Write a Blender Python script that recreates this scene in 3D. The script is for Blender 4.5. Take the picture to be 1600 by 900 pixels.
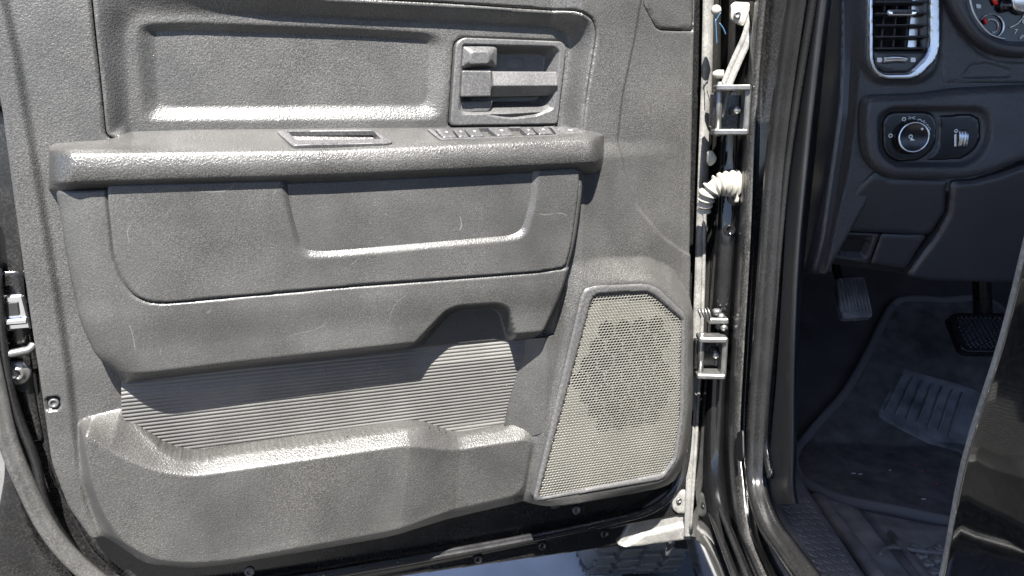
import bpy, math, random
import numpy as np
from mathutils import Vector, Matrix

random.seed(7); rng = np.random.default_rng(7)
for o in list(bpy.data.objects): bpy.data.objects.remove(o)
S = bpy.context.scene
R = math.radians
CZ = 1.40                    # eye height over the ground
F = 1226.0                   # focal length in photo pixels (1600 wide)
TH = R(12.2)                 # downward pitch

# ---------------------------------------------------------------- camera, light
cd = bpy.data.cameras.new('camera'); cam = bpy.data.objects.new('camera', cd)
S.collection.objects.link(cam); S.camera = cam
cam.location = (0, 0, CZ); cam.rotation_euler = (R(90) - TH, 0, 0)
cd.sensor_width = 36; cd.lens = 36 * F / 1600; cd.clip_start = 0.02; cd.clip_end = 500
SUN_AZ, SUN_EL = R(181), R(58)     # clockwise from the view direction (+Y)
w = bpy.data.worlds.new('World'); S.world = w; w.use_nodes = True
nt = w.node_tree
sky = nt.nodes.new('ShaderNodeTexSky'); sky.sky_type = 'NISHITA'; sky.sun_disc = False
sky.sun_elevation = SUN_EL; sky.sun_rotation = SUN_AZ; sky.air_density = .38; sky.dust_density = .5; sky.ozone_density = 1.6
nt.links.new(sky.outputs[0], nt.nodes['Background'].inputs[0])
nt.nodes['Background'].inputs[1].default_value = 0.07
sd = bpy.data.lights.new('sun', 'SUN'); sd.energy = 5.0; sd.angle = R(0.5); sd.color = (1, 0.965, 0.91)
sun = bpy.data.objects.new('sun', sd); S.collection.objects.link(sun)
to_sun = Vector((math.sin(SUN_AZ) * math.cos(SUN_EL), math.cos(SUN_AZ) * math.cos(SUN_EL), math.sin(SUN_EL)))
sun.rotation_euler = to_sun.to_track_quat('Z', 'Y').to_euler(); sun.location = to_sun * 30
vs = S.view_settings; vs.view_transform = 'Standard'; vs.look = 'None'; vs.gamma = 1; vs.use_curve_mapping = False
vs.exposure = 2.55

# ---------------------------------------------------------------- geometry helpers
CAM = np.array([0, 0, CZ])
FW = np.array([0, math.cos(TH), -math.sin(TH)]); UPC = np.array([0, math.sin(TH), math.cos(TH)]); RT = np.array([1., 0, 0])
def ray(px, py): return FW + RT * ((px - 800) / F) - UPC * ((py - 450) / F)
class Plane:
    def __init__(s, o, e1, e2):
        s.o = np.array(o, float); s.e1 = np.array(e1, float) / np.linalg.norm(e1)
        e2 = np.array(e2, float); e2 = e2 - s.e1 * (e2 @ s.e1); s.e2 = e2 / np.linalg.norm(e2)
        s.n = np.cross(s.e1, s.e2)
        if s.n @ (CAM - s.o) < 0: s.n = -s.n
    def to3(s, u, v, d): return s.o + np.multiply.outer(u, s.e1) + np.multiply.outer(v, s.e2) + np.multiply.outer(d, s.n)
    def p3(s, px, py, d=0):
        r = ray(px, py); return CAM + r * (((s.o + s.n * d - CAM) @ s.n) / (r @ s.n))
    def uv(s, px, py, d=0):
        q = s.p3(px, py, d) - s.o; return (q @ s.e1, q @ s.e2)
    def poly(s, pts, d=0, r=0): # pixel outline lying d in front of this plane, corners rounded by r metres
        return rnd(np.array([s.uv(p[0], p[1], p[2] if len(p) > 2 else d) for p in pts]), r)
def rnd(P, r, n=5):
    if not r: return P
    out = []; N = len(P)
    for i in range(N):
        a, b, c = P[i - 1], P[i], P[(i + 1) % N]
        la, lc = np.linalg.norm(a - b), np.linalg.norm(c - b)
        t = min(r, la * .48, lc * .48)
        p0 = b + (a - b) / max(la, 1e-9) * t; p1 = b + (c - b) / max(lc, 1e-9) * t
        for k in range(n + 1):
            q = k / n; out.append((1 - q) ** 2 * p0 + 2 * q * (1 - q) * b + q * q * p1)
    return np.array(out)
def sdf(X, P, far=None):
    """signed distance of points X (N,2) to polygon P, negative inside"""
    res = np.full(len(X), 1.0)
    if far is not None:
        lo, hi = P.min(0) - far, P.max(0) + far
        sel = np.where((X[:, 0] > lo[0]) & (X[:, 0] < hi[0]) & (X[:, 1] > lo[1]) & (X[:, 1] < hi[1]))[0]
    else: sel = np.arange(len(X))
    if len(sel) == 0: return res
    x = X[sel]; d2 = np.full(len(x), 1e9); ins = np.zeros(len(x), bool)
    for i in range(len(P)):
        a, b = P[i - 1], P[i]; ab = b - a; L = ab @ ab
        if L < 1e-14: continue
        ap = x - a; t = np.clip((ap @ ab) / L, 0, 1)
        q = ap - np.outer(t, ab); d2 = np.minimum(d2, (q * q).sum(1))
        c = (a[1] > x[:, 1]) != (b[1] > x[:, 1])
        with np.errstate(divide='ignore', invalid='ignore'):
            ins ^= c & (x[:, 0] < (b[0] - a[0]) * (x[:, 1] - a[1]) / (b[1] - a[1] + 1e-18) + a[0])
    s = np.sqrt(d2); s[ins] *= -1; res[sel] = s
    return res
def sstep(t): t = np.clip(t, 0, 1); return t * t * (3 - 2 * t)
def roll(t): t = np.clip(t, 0, 1); return np.sqrt(np.maximum(0, 1 - (1 - t) ** 2))
def inside(X, P, wd): return sstep(-sdf(X, P, .02) / wd)        # 0 at the outline, 1 wd further in
def bevel(X, Po, Pi, soft=.6):                                  # 0 outside Po, 1 inside Pi
    a = np.maximum(-sdf(X, Po, .3), 0); b = np.maximum(sdf(X, Pi, .3), 0)
    t = a / (a + b + 1e-9); return (1 - soft) * t + soft * sstep(t)

COL = S.collection
def link(name, me, m, parent):
    o = bpy.data.objects.new(name, me); COL.objects.link(o)
    if m: me.materials.append(m)
    if parent: o.parent = parent
    return o
def base_of(parent):
    b = np.zeros(3)
    while parent is not None: b = b + np.array(parent.location); parent = parent.parent
    return b
def mesh(name, V, Fc, m, parent=None, smooth=True, uv=None, flat=None):
    V = np.asarray(V, float) - base_of(parent)
    me = bpy.data.meshes.new(name); me.from_pydata(V.tolist(), [], [list(map(int, f)) for f in Fc]); me.update()
    sm = np.full(len(me.polygons), smooth)
    if flat is not None: sm[flat:] = False
    me.polygons.foreach_set('use_smooth', sm)
    if uv is not None:
        l = me.uv_layers.new(name='UVMap'); idx = np.empty(len(me.loops), int); me.loops.foreach_get('vertex_index', idx)
        l.data.foreach_set('uv', np.asarray(uv)[idx].astype(np.float32).ravel())
    return link(name, me, m, parent)
def patch(name, pl, P, fn, m, parent=None, step=.002, edge=.002, skirt=.01, holes=(), snap=True):
    """a moulded sheet: outline P on plane pl, relief fn(X) towards the viewer, rolled edge and a return behind it"""
    su, sv = step if isinstance(step, tuple) else (step, step)
    lo, hi = P.min(0), P.max(0)
    nu, nv = max(2, int((hi[0] - lo[0]) / su) + 2), max(2, int((hi[1] - lo[1]) / sv) + 2)
    us = lo[0] - su * .25 + np.arange(nu) * (hi[0] - lo[0] + su * .5) / (nu - 1)
    vv = lo[1] - sv * .25 + np.arange(nv) * (hi[1] - lo[1] + sv * .5) / (nv - 1)
    gu, gv = np.meshgrid(us, vv); X = np.c_[gu.ravel(), gv.ravel()]
    def sd_(Y):
        s = sdf(Y, P)
        for h in holes: s = np.maximum(s, -sdf(Y, h))
        return s
    cu, cv = np.meshgrid((us[:-1] + us[1:]) / 2, (vv[:-1] + vv[1:]) / 2)
    keep = (sd_(np.c_[cu.ravel(), cv.ravel()]) < 0).reshape(nv - 1, nu - 1)
    jj, ii = np.where(keep)
    a = jj * nu + ii; Q = np.c_[a, a + 1, a + nu + 1, a + nu]
    used = np.unique(Q); mp = np.full(nu * nv, -1); mp[used] = np.arange(len(used)); Q = mp[Q]; X = X[used]
    E = np.concatenate([Q[:, [0, 1]], Q[:, [1, 2]], Q[:, [2, 3]], Q[:, [3, 0]]])
    key = np.sort(E, 1); k1 = key[:, 0].astype(np.int64) * len(X) + key[:, 1]
    _, inv, cnt = np.unique(k1, return_inverse=True, return_counts=True)
    B = E[cnt[inv] == 1]; bv = np.unique(B)
    if snap:
        for _ in range(3):
            x = X[bv]; s = sd_(x); e = 1e-4
            g = np.c_[(sd_(x + [e, 0]) - s) / e, (sd_(x + [0, e]) - s) / e]
            g /= np.maximum(np.linalg.norm(g, axis=1, keepdims=True), 1e-6)
            X[bv] = x - g * s[:, None]
    d = np.broadcast_to(np.asarray(fn(X), float), (len(X),)).copy()
    if edge:
        dist = -sd_(X); d -= edge * (1 - roll(dist / edge))
    V = pl.to3(X[:, 0], X[:, 1], d); n0 = len(V)
    mp2 = {int(b): i for i, b in enumerate(bv)}
    sk1 = V[bv]; sk2 = sk1 - pl.n * skirt
    V = np.concatenate([V, sk1, sk2]); nb = len(bv)
    flip = np.cross(pl.e1, pl.e2) @ pl.n < 0
    fcs = (Q[:, ::-1] if flip else Q).tolist(); nf = len(fcs)
    for e in B:
        i, j = mp2[int(e[0])], mp2[int(e[1])]
        f = [n0 + j, n0 + i, n0 + nb + i, n0 + nb + j]; fcs.append(f[::-1] if flip else f)
    uvs = np.concatenate([X, X[bv], X[bv]])
    return mesh(name, V, fcs, m, parent, True, uvs)
def tube(name, pts, r, m, parent=None, n=10, prof=None, sub=4, close=True):
    """sweep a round (or prof = list of (side, up) factors) section along pts"""
    P = np.array(pts, float)
    if sub > 1 and len(P) > 2:
        out = []
        for i in range(len(P) - 1):
            p0, p1, p2, p3 = P[max(i - 1, 0)], P[i], P[i + 1], P[min(i + 2, len(P) - 1)]
            for k in range(sub):
                t = k / sub
                out.append(.5 * (2 * p1 + (p2 - p0) * t + (2 * p0 - 5 * p1 + 4 * p2 - p3) * t * t + (3 * p1 - p0 - 3 * p2 + p3) * t ** 3))
        out.append(P[-1]); P = np.array(out)
    T = np.gradient(P, axis=0); T /= np.linalg.norm(T, axis=1, keepdims=True)
    if prof is None: prof = [(math.cos(2 * math.pi * k / n), math.sin(2 * math.pi * k / n)) for k in range(n)]
    n = len(prof); V = []
    for p, t in zip(P, T):
        view = CAM - p; s = np.cross(t, view); s /= np.linalg.norm(s); u = np.cross(s, t)
        for a, b in prof: V.append(p + s * a * r + u * b * r)
    Fc = []; L = len(P)
    for i in range(L - 1):
        for k in range(n):
            k2 = (k + 1) % n; Fc.append([i * n + k, i * n + k2, (i + 1) * n + k2, (i + 1) * n + k])
    if close: Fc += [list(range(n))[::-1], [(L - 1) * n + k for k in range(n)]]
    return mesh(name, V, Fc, m, parent)
def loft(name, rails, m, parent=None, sub=6, smooth=True, across=1):
    """surface through rails (each a list of 3-D points of equal count)"""
    A = np.array(rails, float)
    def cr(A, sub):
        out = []
        for i in range(len(A) - 1):
            p0, p1, p2, p3 = A[max(i - 1, 0)], A[i], A[i + 1], A[min(i + 2, len(A) - 1)]
            for k in range(sub):
                t = k / sub
                out.append(.5 * (2 * p1 + (p2 - p0) * t + (2 * p0 - 5 * p1 + 4 * p2 - p3) * t * t + (3 * p1 - p0 - 3 * p2 + p3) * t ** 3))
        out.append(A[-1]); return np.array(out)
    if across > 1: A = cr(A, across)
    A = cr(A.transpose(1, 0, 2), sub); a, b = A.shape[:2]
    Fc = [[i * b + k, i * b + k + 1, (i + 1) * b + k + 1, (i + 1) * b + k] for i in range(a - 1) for k in range(b - 1)]
    return mesh(name, A.reshape(-1, 3), Fc, m, parent, smooth)
def box(name, c, half, axes, m, parent=None, bev=.0):
    """bevelled block: centre c, half sizes along the three axes"""
    ax = [np.array(a, float) / np.linalg.norm(a) for a in axes]; c = np.array(c, float)
    V = []; h = half; b = min(bev, min(half) * .9)
    for s0 in (-1, 1):
        for s1 in (-1, 1):
            for s2 in (-1, 1):
                for k in range(3):
                    q = [h[0], h[1], h[2]]
                    for j in range(3):
                        if j != k: q[j] -= b
                    V.append(c + ax[0] * q[0] * s0 + ax[1] * q[1] * s1 + ax[2] * q[2] * s2)
    import bmesh
    bm = bmesh.new(); vs_ = [bm.verts.new(v - base_of(parent)) for v in V]
    bmesh.ops.convex_hull(bm, input=vs_); bmesh.ops.remove_doubles(bm, verts=bm.verts, dist=1e-6)
    bmesh.ops.dissolve_limit(bm, angle_limit=.01, verts=bm.verts, edges=bm.edges)
    me = bpy.data.meshes.new(name); bm.to_mesh(me); bm.free()
    return link(name, me, m, parent)
def lathe(name, c, axis, prof, m, parent=None, n=20, up=(0, 0, 1)):
    """prof: (radius, height along axis) pairs"""
    ax = np.array(axis, float); ax /= np.linalg.norm(ax); c = np.array(c, float)
    e = np.cross(ax, up if abs(ax @ np.array(up)) < .95 else (1, 0, 0)); e /= np.linalg.norm(e); f = np.cross(ax, e)
    V = [c + ax * h + (e * math.cos(2 * math.pi * k / n) + f * math.sin(2 * math.pi * k / n)) * r for r, h in prof for k in range(n)]
    Fc = [[i * n + k, i * n + (k + 1) % n, (i + 1) * n + (k + 1) % n, (i + 1) * n + k] for i in range(len(prof) - 1) for k in range(n)]
    Fc += [[(len(prof) - 1) * n + k for k in range(n)], list(range(n))[::-1]]
    return mesh(name, V, Fc, m, parent, True)
def thing(name, loc, label, cat, group=None):
    o = bpy.data.objects.new(name, None); COL.objects.link(o); o.location = loc; o.empty_display_size = .1
    o['label'] = label; o['category'] = cat
    if group: o['group'] = group
    return o
def tag(o, label, cat): o['label'] = label; o['category'] = cat; return o

# ---------------------------------------------------------------- materials
def mat(name, col, rough=.5, metal=0, grain=0, gscale=260, var=.0, vscale=9, dust=0, scratch=0, coat=0, spec=.5, fine=0, dcol=(.42, .40, .36), dscale=30, rvar=.2):
    m = bpy.data.materials.new(name); m.use_nodes = True; N = m.node_tree.nodes; L = m.node_tree.links
    b = N['Principled BSDF']; b.inputs['Roughness'].default_value = rough; b.inputs['Metallic'].default_value = metal
    b.inputs['Specular IOR Level'].default_value = spec
    b.inputs['Coat Weight'].default_value = coat; b.inputs['Coat Roughness'].default_value = .04
    c4 = (*col, 1) if len(col) == 3 else col
    b.inputs['Base Color'].default_value = c4
    tc = N.new('ShaderNodeTexCoord'); co = tc.outputs['Object']; cur = None
    def noise(sc, det=3, rg=.55):
        n = N.new('ShaderNodeTexNoise'); n.inputs['Scale'].default_value = sc; n.inputs['Detail'].default_value = det
        n.inputs['Roughness'].default_value = rg; L.new(co, n.inputs['Vector']); return n.outputs['Fac']
    def ramp(f, a, bb, ca=0., cb=1.):
        r = N.new('ShaderNodeMapRange'); r.inputs[1].default_value = a; r.inputs[2].default_value = bb
        r.inputs[3].default_value = ca; r.inputs[4].default_value = cb; L.new(f, r.inputs[0]); return r.outputs[0]
    def mul(a, bb):
        x = N.new('ShaderNodeMath'); x.operation = 'MULTIPLY'
        for i, q in enumerate((a, bb)):
            if isinstance(q, (int, float)): x.inputs[i].default_value = q
            else: L.new(q, x.inputs[i])
        return x.outputs[0]
    def mix(f, A, Bc):
        x = N.new('ShaderNodeMix'); x.data_type = 'RGBA'
        if isinstance(f, (int, float)): x.inputs[0].default_value = f
        else: L.new(f, x.inputs[0])
        for i, q in ((6, A), (7, Bc)):
            if isinstance(q, tuple): x.inputs[i].default_value = q
            else: L.new(q, x.inputs[i])
        return x.outputs[2]
    cur = c4
    if var:
        lo = tuple(c * (1 - var) for c in c4[:3]) + (1,); hi = tuple(min(1, c * (1 + var)) for c in c4[:3]) + (1,)
        cur = mix(ramp(noise(vscale, 4), .3, .7), lo, hi)
        L.new(ramp(noise(vscale * 1.7, 4), .3, .7, rough * (1 - rvar), rough * (1 + rvar)), b.inputs['Roughness'])
    if dust:
        f = mul(mul(ramp(noise(vscale * .8, 5), .2, .85), ramp(noise(gscale * 1.3, 2), .42, .68)), dust)
        cur = mix(f, cur, (*dcol, 1))
        sp = ramp(noise(dscale * 14, 1), .74, .80); cur = mix(mul(sp, min(1, dust * 1.2)), cur, (*dcol, 1))
    if scratch:
        n1 = noise(8, .6, .5); x = N.new('ShaderNodeMath'); x.operation = 'SUBTRACT'; L.new(n1, x.inputs[0]); x.inputs[1].default_value = .5
        y = N.new('ShaderNodeMath'); y.operation = 'ABSOLUTE'; L.new(x.outputs[0], y.inputs[0])
        line = ramp(y.outputs[0], .0, .0028, 1, 0); brk = ramp(noise(19, 2), .57, .63)
        cur = mix(mul(mul(line, brk), scratch), cur, (.5, .49, .46, 1))
    if not isinstance(cur, tuple): L.new(cur, b.inputs['Base Color'])
    if grain or fine:
        h = None
        if grain:
            v = N.new('ShaderNodeTexVoronoi'); v.feature = 'SMOOTH_F1'; v.inputs['Scale'].default_value = gscale; v.inputs['Smoothness'].default_value = .6
            nw = N.new('ShaderNodeTexNoise'); nw.inputs['Scale'].default_value = gscale * .5; L.new(co, nw.inputs['Vector'])
            ad = N.new('ShaderNodeVectorMath'); ad.operation = 'MULTIPLY_ADD'; L.new(nw.outputs['Color'], ad.inputs[0]); ad.inputs[1].default_value = (.006,) * 3; L.new(co, ad.inputs[2])
            L.new(ad.outputs[0], v.inputs['Vector'])
            bp = N.new('ShaderNodeBump'); bp.inputs['Strength'].default_value = grain; bp.inputs['Distance'].default_value = .0016
            L.new(v.outputs['Distance'], bp.inputs['Height']); h = bp
        if fine:
            b2 = N.new('ShaderNodeBump'); b2.inputs['Strength'].default_value = fine; b2.inputs['Distance'].default_value = .001
            L.new(noise(gscale * 2.2, 2), b2.inputs['Height'])
            if h: L.new(h.outputs[0], b2.inputs['Normal'])
            h = b2
        L.new(h.outputs[0], b.inputs['Normal'])
    return m
M = dict(
    grain=mat('grained_plastic', (.034, .034, .0332), .36, grain=.30, gscale=430, var=.30, dust=.17, fine=.26, rvar=.26),
    worn=mat('worn_plastic', (.034, .034, .0332), .38, grain=.20, gscale=480, var=.32, dust=.13, scratch=.13, fine=.22, rvar=.28),
    smooth=mat('smooth_plastic', (.048, .048, .049), .40, grain=.08, var=.15, dust=.15, fine=.15),
    switch=mat('switch_plastic', (.04, .04, .043), .35, var=.1, dust=.2),
    liner=mat('pocket_rubber', (.09, .088, .083), .34, var=.25, dust=.06),
    grille=mat('grille_metal', (.072, .070, .062), .48, var=.22, vscale=14, dust=.2, dcol=(.34, .31, .22)),
    baffle=mat('baffle_cloth', (.13, .125, .11), .7, var=.2),
    speaker=mat('speaker_cone', (.012, .012, .011), .7, var=.2),
    paint=mat('black_paint', (.004, .004, .0045), .10, var=.2, vscale=25, dust=.02, fine=.02),
    flake=mat('black_flake_paint', (.005, .005, .0055), .05, var=.1, vscale=400, dust=.03, dcol=(.5, .5, .48)),
    jamb=mat('jamb_paint', (.006, .006, .0065), .2, var=.3, vscale=30, dust=.06, fine=.05),
    dusty_sheen=mat('dusty_sheen_paint', (.13, .128, .122), .42, var=.35, vscale=28, dust=.5, fine=.12),  # dusty grey; sun and sky sheen on the black edges put into the colour
    rubber=mat('seal_rubber', (.008, .008, .0085), .28, var=.3, vscale=18, dust=.03, fine=.1),
    greyrub=mat('weathered_seal', (.040, .040, .039), .45, var=.3, vscale=22, dust=.14, fine=.15),
    zinc=mat('zinc_steel', (.22, .22, .215), .36, metal=.85, var=.25, vscale=60, dust=.2),
    chrome=mat('chrome_trim', (.72, .73, .74), .16, metal=1, var=.06),
    satin=mat('satin_trim', (.5, .51, .53), .28, metal=1, var=.08),
    boot=mat('cream_boot', (.25, .24, .21), .55, var=.2, vscale=40),
    wire=mat('blue_wire', (.025, .07, .13), .4),
    dash=mat('dash_plastic', (.044, .045, .049), .42, grain=.35, gscale=330, var=.15, dust=.05, fine=.15),
    dashsm=mat('dash_smooth', (.034, .035, .039), .36, grain=.12, gscale=380, var=.12, fine=.12),
    trimdark=mat('dark_trim', (.012, .0125, .014), .45, var=.2, fine=.15),
    flange=mat('flange_sheen', (.022, .022, .022), .2, var=.4, vscale=20, dust=.2, fine=.15),  # lighter than the pillar paint, to carry a reflection in its colour
    black=mat('gloss_black', (.008, .008, .010), .22, var=.1),
    deep=mat('dark_cavity', (.006, .006, .007), .7),
    white=mat('white_print', (.8, .8, .8), .5),
    print=mat('grey_print', (.3, .3, .3), .5),
    red=mat('red_needle', (.75, .04, .03), .4),
    carpet=mat('black_carpet', (.07, .066, .064), .95, fine=1.0, gscale=500, var=.3, dust=.02, spec=.2),
    mat=mat('mat_carpet', (.115, .108, .105), .95, fine=1.0, gscale=420, var=.35, vscale=30, dust=.10, spec=.2, dcol=(.35, .35, .36)),
    matedge=mat('mat_binding', (.13, .125, .125), .8, fine=.8, gscale=300),
    heel=mat('heel_pad_vinyl', (.2, .2, .205), .36, var=.5, vscale=22, fine=.3, dust=.25, dcol=(.25, .26, .28)),
    sill=mat('sill_plastic', (.16, .152, .148), .34, var=.35, vscale=26, fine=.25, dust=.3),
    linerfloor=mat('floor_rubber', (.19, .18, .175), .36, var=.5, vscale=24, fine=.3, dust=.25, dcol=(.3, .3, .3)),
    tyre=mat('tyre_rubber', (.07, .07, .072), .7, fine=.5, var=.3, dust=.2, gscale=150),
    concrete=mat('worn_asphalt', (.048, .048, .047), .85, var=.15, vscale=3, fine=.5, gscale=120, dust=.2),
    bright_ground=mat('brightened_ground', (.45, .45, .45), .8, var=.12, vscale=6, fine=.4, gscale=120),  # pale colour that brightens the ground lying in shade
    stripe=mat('white_strip', (.78, .78, .76), .7, var=.08),
)

# ---------------------------------------------------------------- the place: directions
DA = R(70)                                     # the open door runs 70 degrees right of the view direction
U = np.array([math.sin(DA), math.cos(DA), 0]); Z = np.array([0, 0, 1.])
HINGE = np.array([.327, 1.31, CZ])
DOOR = Plane(HINGE, U, Z)                      # relief depth is metres towards the viewer
TA = R(3.7)                                    # the truck's long axis
T = np.array([math.sin(TA), math.cos(TA), 0]); I = np.array([math.cos(TA), -math.sin(TA), 0])
def W3(lat, lon, z): return I * lat + T * lon + Z * (CZ + z)
def side(lat): return Plane(W3(lat, 1.2, 0), T, Z)
def cross(lon): return Plane(W3(.4, lon, 0), I, Z)
LAT0 = .242

g = mesh('ground', [(-60, -60, 0), (60, -60, 0), (60, 60, 0), (-60, 60, 0)], [[0, 1, 2, 3]], M['concrete']); g['kind'] = 'structure'

# ================================================================ FRONT DOOR
door = thing('car_door', (HINGE[0], HINGE[1], CZ - .80), 'open driver door with grained black plastic inner panel, armrest and speaker', 'car door')
dp = DOOR.poly
PXM = .00092                                   # about one photo pixel on the door

# --- painted shell behind the trim
shell_out = dp([(-150, -330), (1130, -330), (1112, 220), (1101, 500), (1093, 700), (1086, 836), (990, 852), (620, 904), (400, 948), (160, 1005), (30, 1000), (-20, 900), (-4, 800), (7, 740), (2, 690), (-40, 560)], -.045, .02)
chan = dp([(-45, 150), (18, 170), (50, 470), (66, 600), (84, 740), (150, 862), (230, 925), (130, 935), (60, 850), (28, 760), (0, 640)], -.05, .02)
bstep = dp([(170, 905), (230, 905), (420, 903), (700, 858), (960, 808), (1040, 782), (1062, 740), (1075, 700), (1090, 700), (1080, 800), (990, 815), (700, 872), (420, 925), (250, 960), (150, 930)], -.05, .02)
def f_shell(X):
    d = np.full(len(X), -.045)
    d -= .016 * inside(X, chan, .006)
    d += .010 * inside(X, bstep, .006)
    return d
patch('door_shell', DOOR, shell_out, f_shell, M['jamb'], door, .004, .006, .10)

# --- main trim panel
ub = [DOOR.uv(x, 300, .02)[0] for x in (868, 835, 880, 905, 960, 1080)]; v_arm = DOOR.uv(500, 240, .03)[1]
def base(X):
    up = np.interp(X[:, 0], [ub[0], ub[3], ub[4], ub[5]], [0, .019, .015, 0]); dnn = np.interp(X[:, 0], ub[1:], [0, .034, .036, .022, 0])
    t = sstep((X[:, 1] - v_arm) / .03 + .5); return up * t + dnn * (1 - t)
# --- the sheet itself
main_out = dp([(-90, -330), (-28, 0), (5, 170), (22, 300), (47, 480), (65, 600), (82, 720), (108, 790), (152, 850), (215, 905), (300, 925), (430, 898), (700, 850), (900, 812), (1010, 785), (1052, 750), (1070, 690), (1076, 560), (1080, 420), (1084, 200), (1096, -330)], 0, .012)
left_strip = dp([(12, -60), (15, 0), (33, 80), (53, 200), (70, 300), (86, 400), (103, 500), (116, 590), (122, 650), (131, 720), (142, 780), (168, 850), (205, 905), (0, 1000), (-300, 600), (-200, -100)], .003, .01)
upper_out = dp([(135, -60), (142, 0), (148, 60), (158, 140), (165, 218), (500, 225), (912, 215, .024), (920, 150, .024), (936, 50, .022), (930, 28, .022), (905, 14, .024), (700, 4), (560, -3), (420, -12)], 0, .012)
pod_o = dp([(880, 470, .035), (884, 425, .035), (890, 410, .035), (930, 403, .03), (1010, 400, .014), (1052, 418, .005), (1078, 462), (1090, 480), (1090, 660), (1076, 735), (1040, 772), (812, 812), (826, 700, .02)], .0, .015)
pod_i = dp([(905, 462), (912, 450), (930, 443), (1010, 440), (1030, 447), (1074, 490), (1074, 640), (1062, 715), (1035, 752), (836, 786), (842, 745)], .045, .012)
wall_o = dp([(116, 670), (186, 650), (196, 656), (262, 706), (302, 716), (640, 667), (665, 667), (718, 688), (800, 674), (820, 664), (846, 590), (880, 600), (848, 800), (600, 868), (300, 912), (215, 905), (148, 850), (120, 760)], .03, .01)
wall_i = dp([(131, 674), (152, 692), (182, 713), (240, 738), (300, 748), (640, 698), (722, 716), (842, 696), (826, 786), (600, 838), (360, 882), (300, 887), (240, 882), (190, 852), (158, 800), (140, 740)], .06, .02)
pocket = dp([(190, 560), (190, 640), (196, 656), (262, 706), (302, 716), (640, 667), (665, 667), (718, 688), (800, 674), (820, 664), (848, 590), (850, 520)], .03, .016)
low_r = dp([(640, 600), (720, 720), (716, 760), (700, 900), (900, 900), (900, 600)], .045, .0)
low_r0 = dp([(640, 500), (640, 700), (618, 900), (950, 900), (950, 500)], .05, 0)
low_r1 = dp([(722, 500), (722, 717), (712, 900), (950, 900), (950, 500)], .045, 0)
bottom_in = dp([(-300, -100), (1200, -100), (1200, 755), (1040, 762), (836, 790), (600, 842), (360, 888), (300, 894), (225, 888), (165, 852), (60, 860), (-300, 800)], .03, .02)
crease = dp([(1006, -60), (985, 60), (965, 150), (957, 220), (965, 262), (985, 320), (1030, 370), (1075, 400), (1200, 400), (1200, -60)], 0, .01)
screw_l = dp([(70, 620), (92, 617), (98, 630), (92, 642), (70, 644)], .006, .006)
sp_hole = dp([(914, 470), (920, 457), (932, 452), (1010, 449), (1027, 456), (1069, 495), (1067, 645), (1056, 720), (1036, 745), (842, 780), (839, 774)], .046, .008)
uL0, uL1, uR0, uR1 = [DOOR.uv(x, 680, .04)[0] for x in (180, 270, 790, 845)]
corner_hole = dp([(1013, -300), (1007, 8), (1027, 43), (1035, 47), (1089, 47.5), (1093, -300)], .006, .004)
def f_main(X):
    d = base(X)
    d += .007 * inside(X, left_strip, .010)
    d -= .0035 * inside(X, crease, .004)
    pb = bevel(X, pod_o, pod_i, .5); d = d * (1 - pb) + .045 * pb
    t = bevel(X, wall_o, wall_i, .35)
    top = .060 - .022 * bevel(X, low_r0, low_r1, .3)
    vfall = np.clip((X[:, 1] - wall_i[:, 1].max()) / -.2, 0, 1)
    s = sdf(X, wall_o, .05)
    inw = s < 0
    lw = sstep(1.15 - sdf(X, pocket, .3) / .04) * sstep((X[:, 0] - uL0) / (uL1 - uL0)) * sstep((uR1 - X[:, 0]) / (uR1 - uR0)); start = d * (1 - lw) + (top - .026) * lw
    d = np.where(inw, start + (top - .012 * vfall - start) * t, d)
    bo = np.clip(sdf(X, bottom_in, .2) / .030, 0, 1); bo = np.where(sdf(X, bottom_in, .2) > .5, 0, bo)
    d -= .080 * bo * bo ** .15
    d -= .006 * inside(X, screw_l, .002)
    return d
patch('trim_panel', DOOR, main_out, f_main, M['grain'], door, .0021, .003, .045, holes=[upper_out, sp_hole, pocket, corner_hole])

# --- upper trim insert
up_in = dp([(140, -60), (145, 0), (151, 60), (160, 140), (167, 216), (500, 216), (913, 214, .024), (918, 150, .024), (934, 52, .022), (928, 30, .022), (904, 16, .024), (700, 6), (560, -1), (420, -10)], 0, .012)
up_floor = dp([(196, 42), (200, 120), (206, 330), (870, 330), (882, 150), (893, 70), (884, 52), (860, 44), (640, 34), (400, 24), (215, 22)], -.008, .02)
ins_o = dp([(212, 46), (220, 36), (300, 33), (560, 43), (680, 50), (697, 60), (700, 120), (694, 178), (680, 188), (232, 190), (221, 180)], -.008, .01)
ins_i = dp([(240, 47), (300, 47), (560, 56), (660, 62), (671, 70), (671, 120), (668, 155), (660, 163), (262, 166), (248, 160)], -.016, .008)
bez_hole = dp([(723, 57), (879, 63), (887, 72), (873, 196), (702, 198), (711, 66)], -.008, .006)
def f_up(X):
    b_ = bevel(X, up_in, up_floor, .8); d = (base(X) + .002) * (1 - b_) - .016 * b_; d -= .009 * bevel(X, ins_o, ins_i, .5)
    return d
patch('upper_insert', DOOR, up_in, f_up, M['grain'], door, .0021, .0022, .02, holes=[bez_hole])

# --- mirror-corner trim at the top of the hinge side
corner = dp([(1014, -298), (1008, 8), (1028, 42), (1036, 45.5), (1087.5, 46), (1092, -298)], .006, .004)
patch('corner_cap', DOOR, corner, lambda X: base(X) - .003, M['grain'], door, .004, .003, .02)

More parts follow.
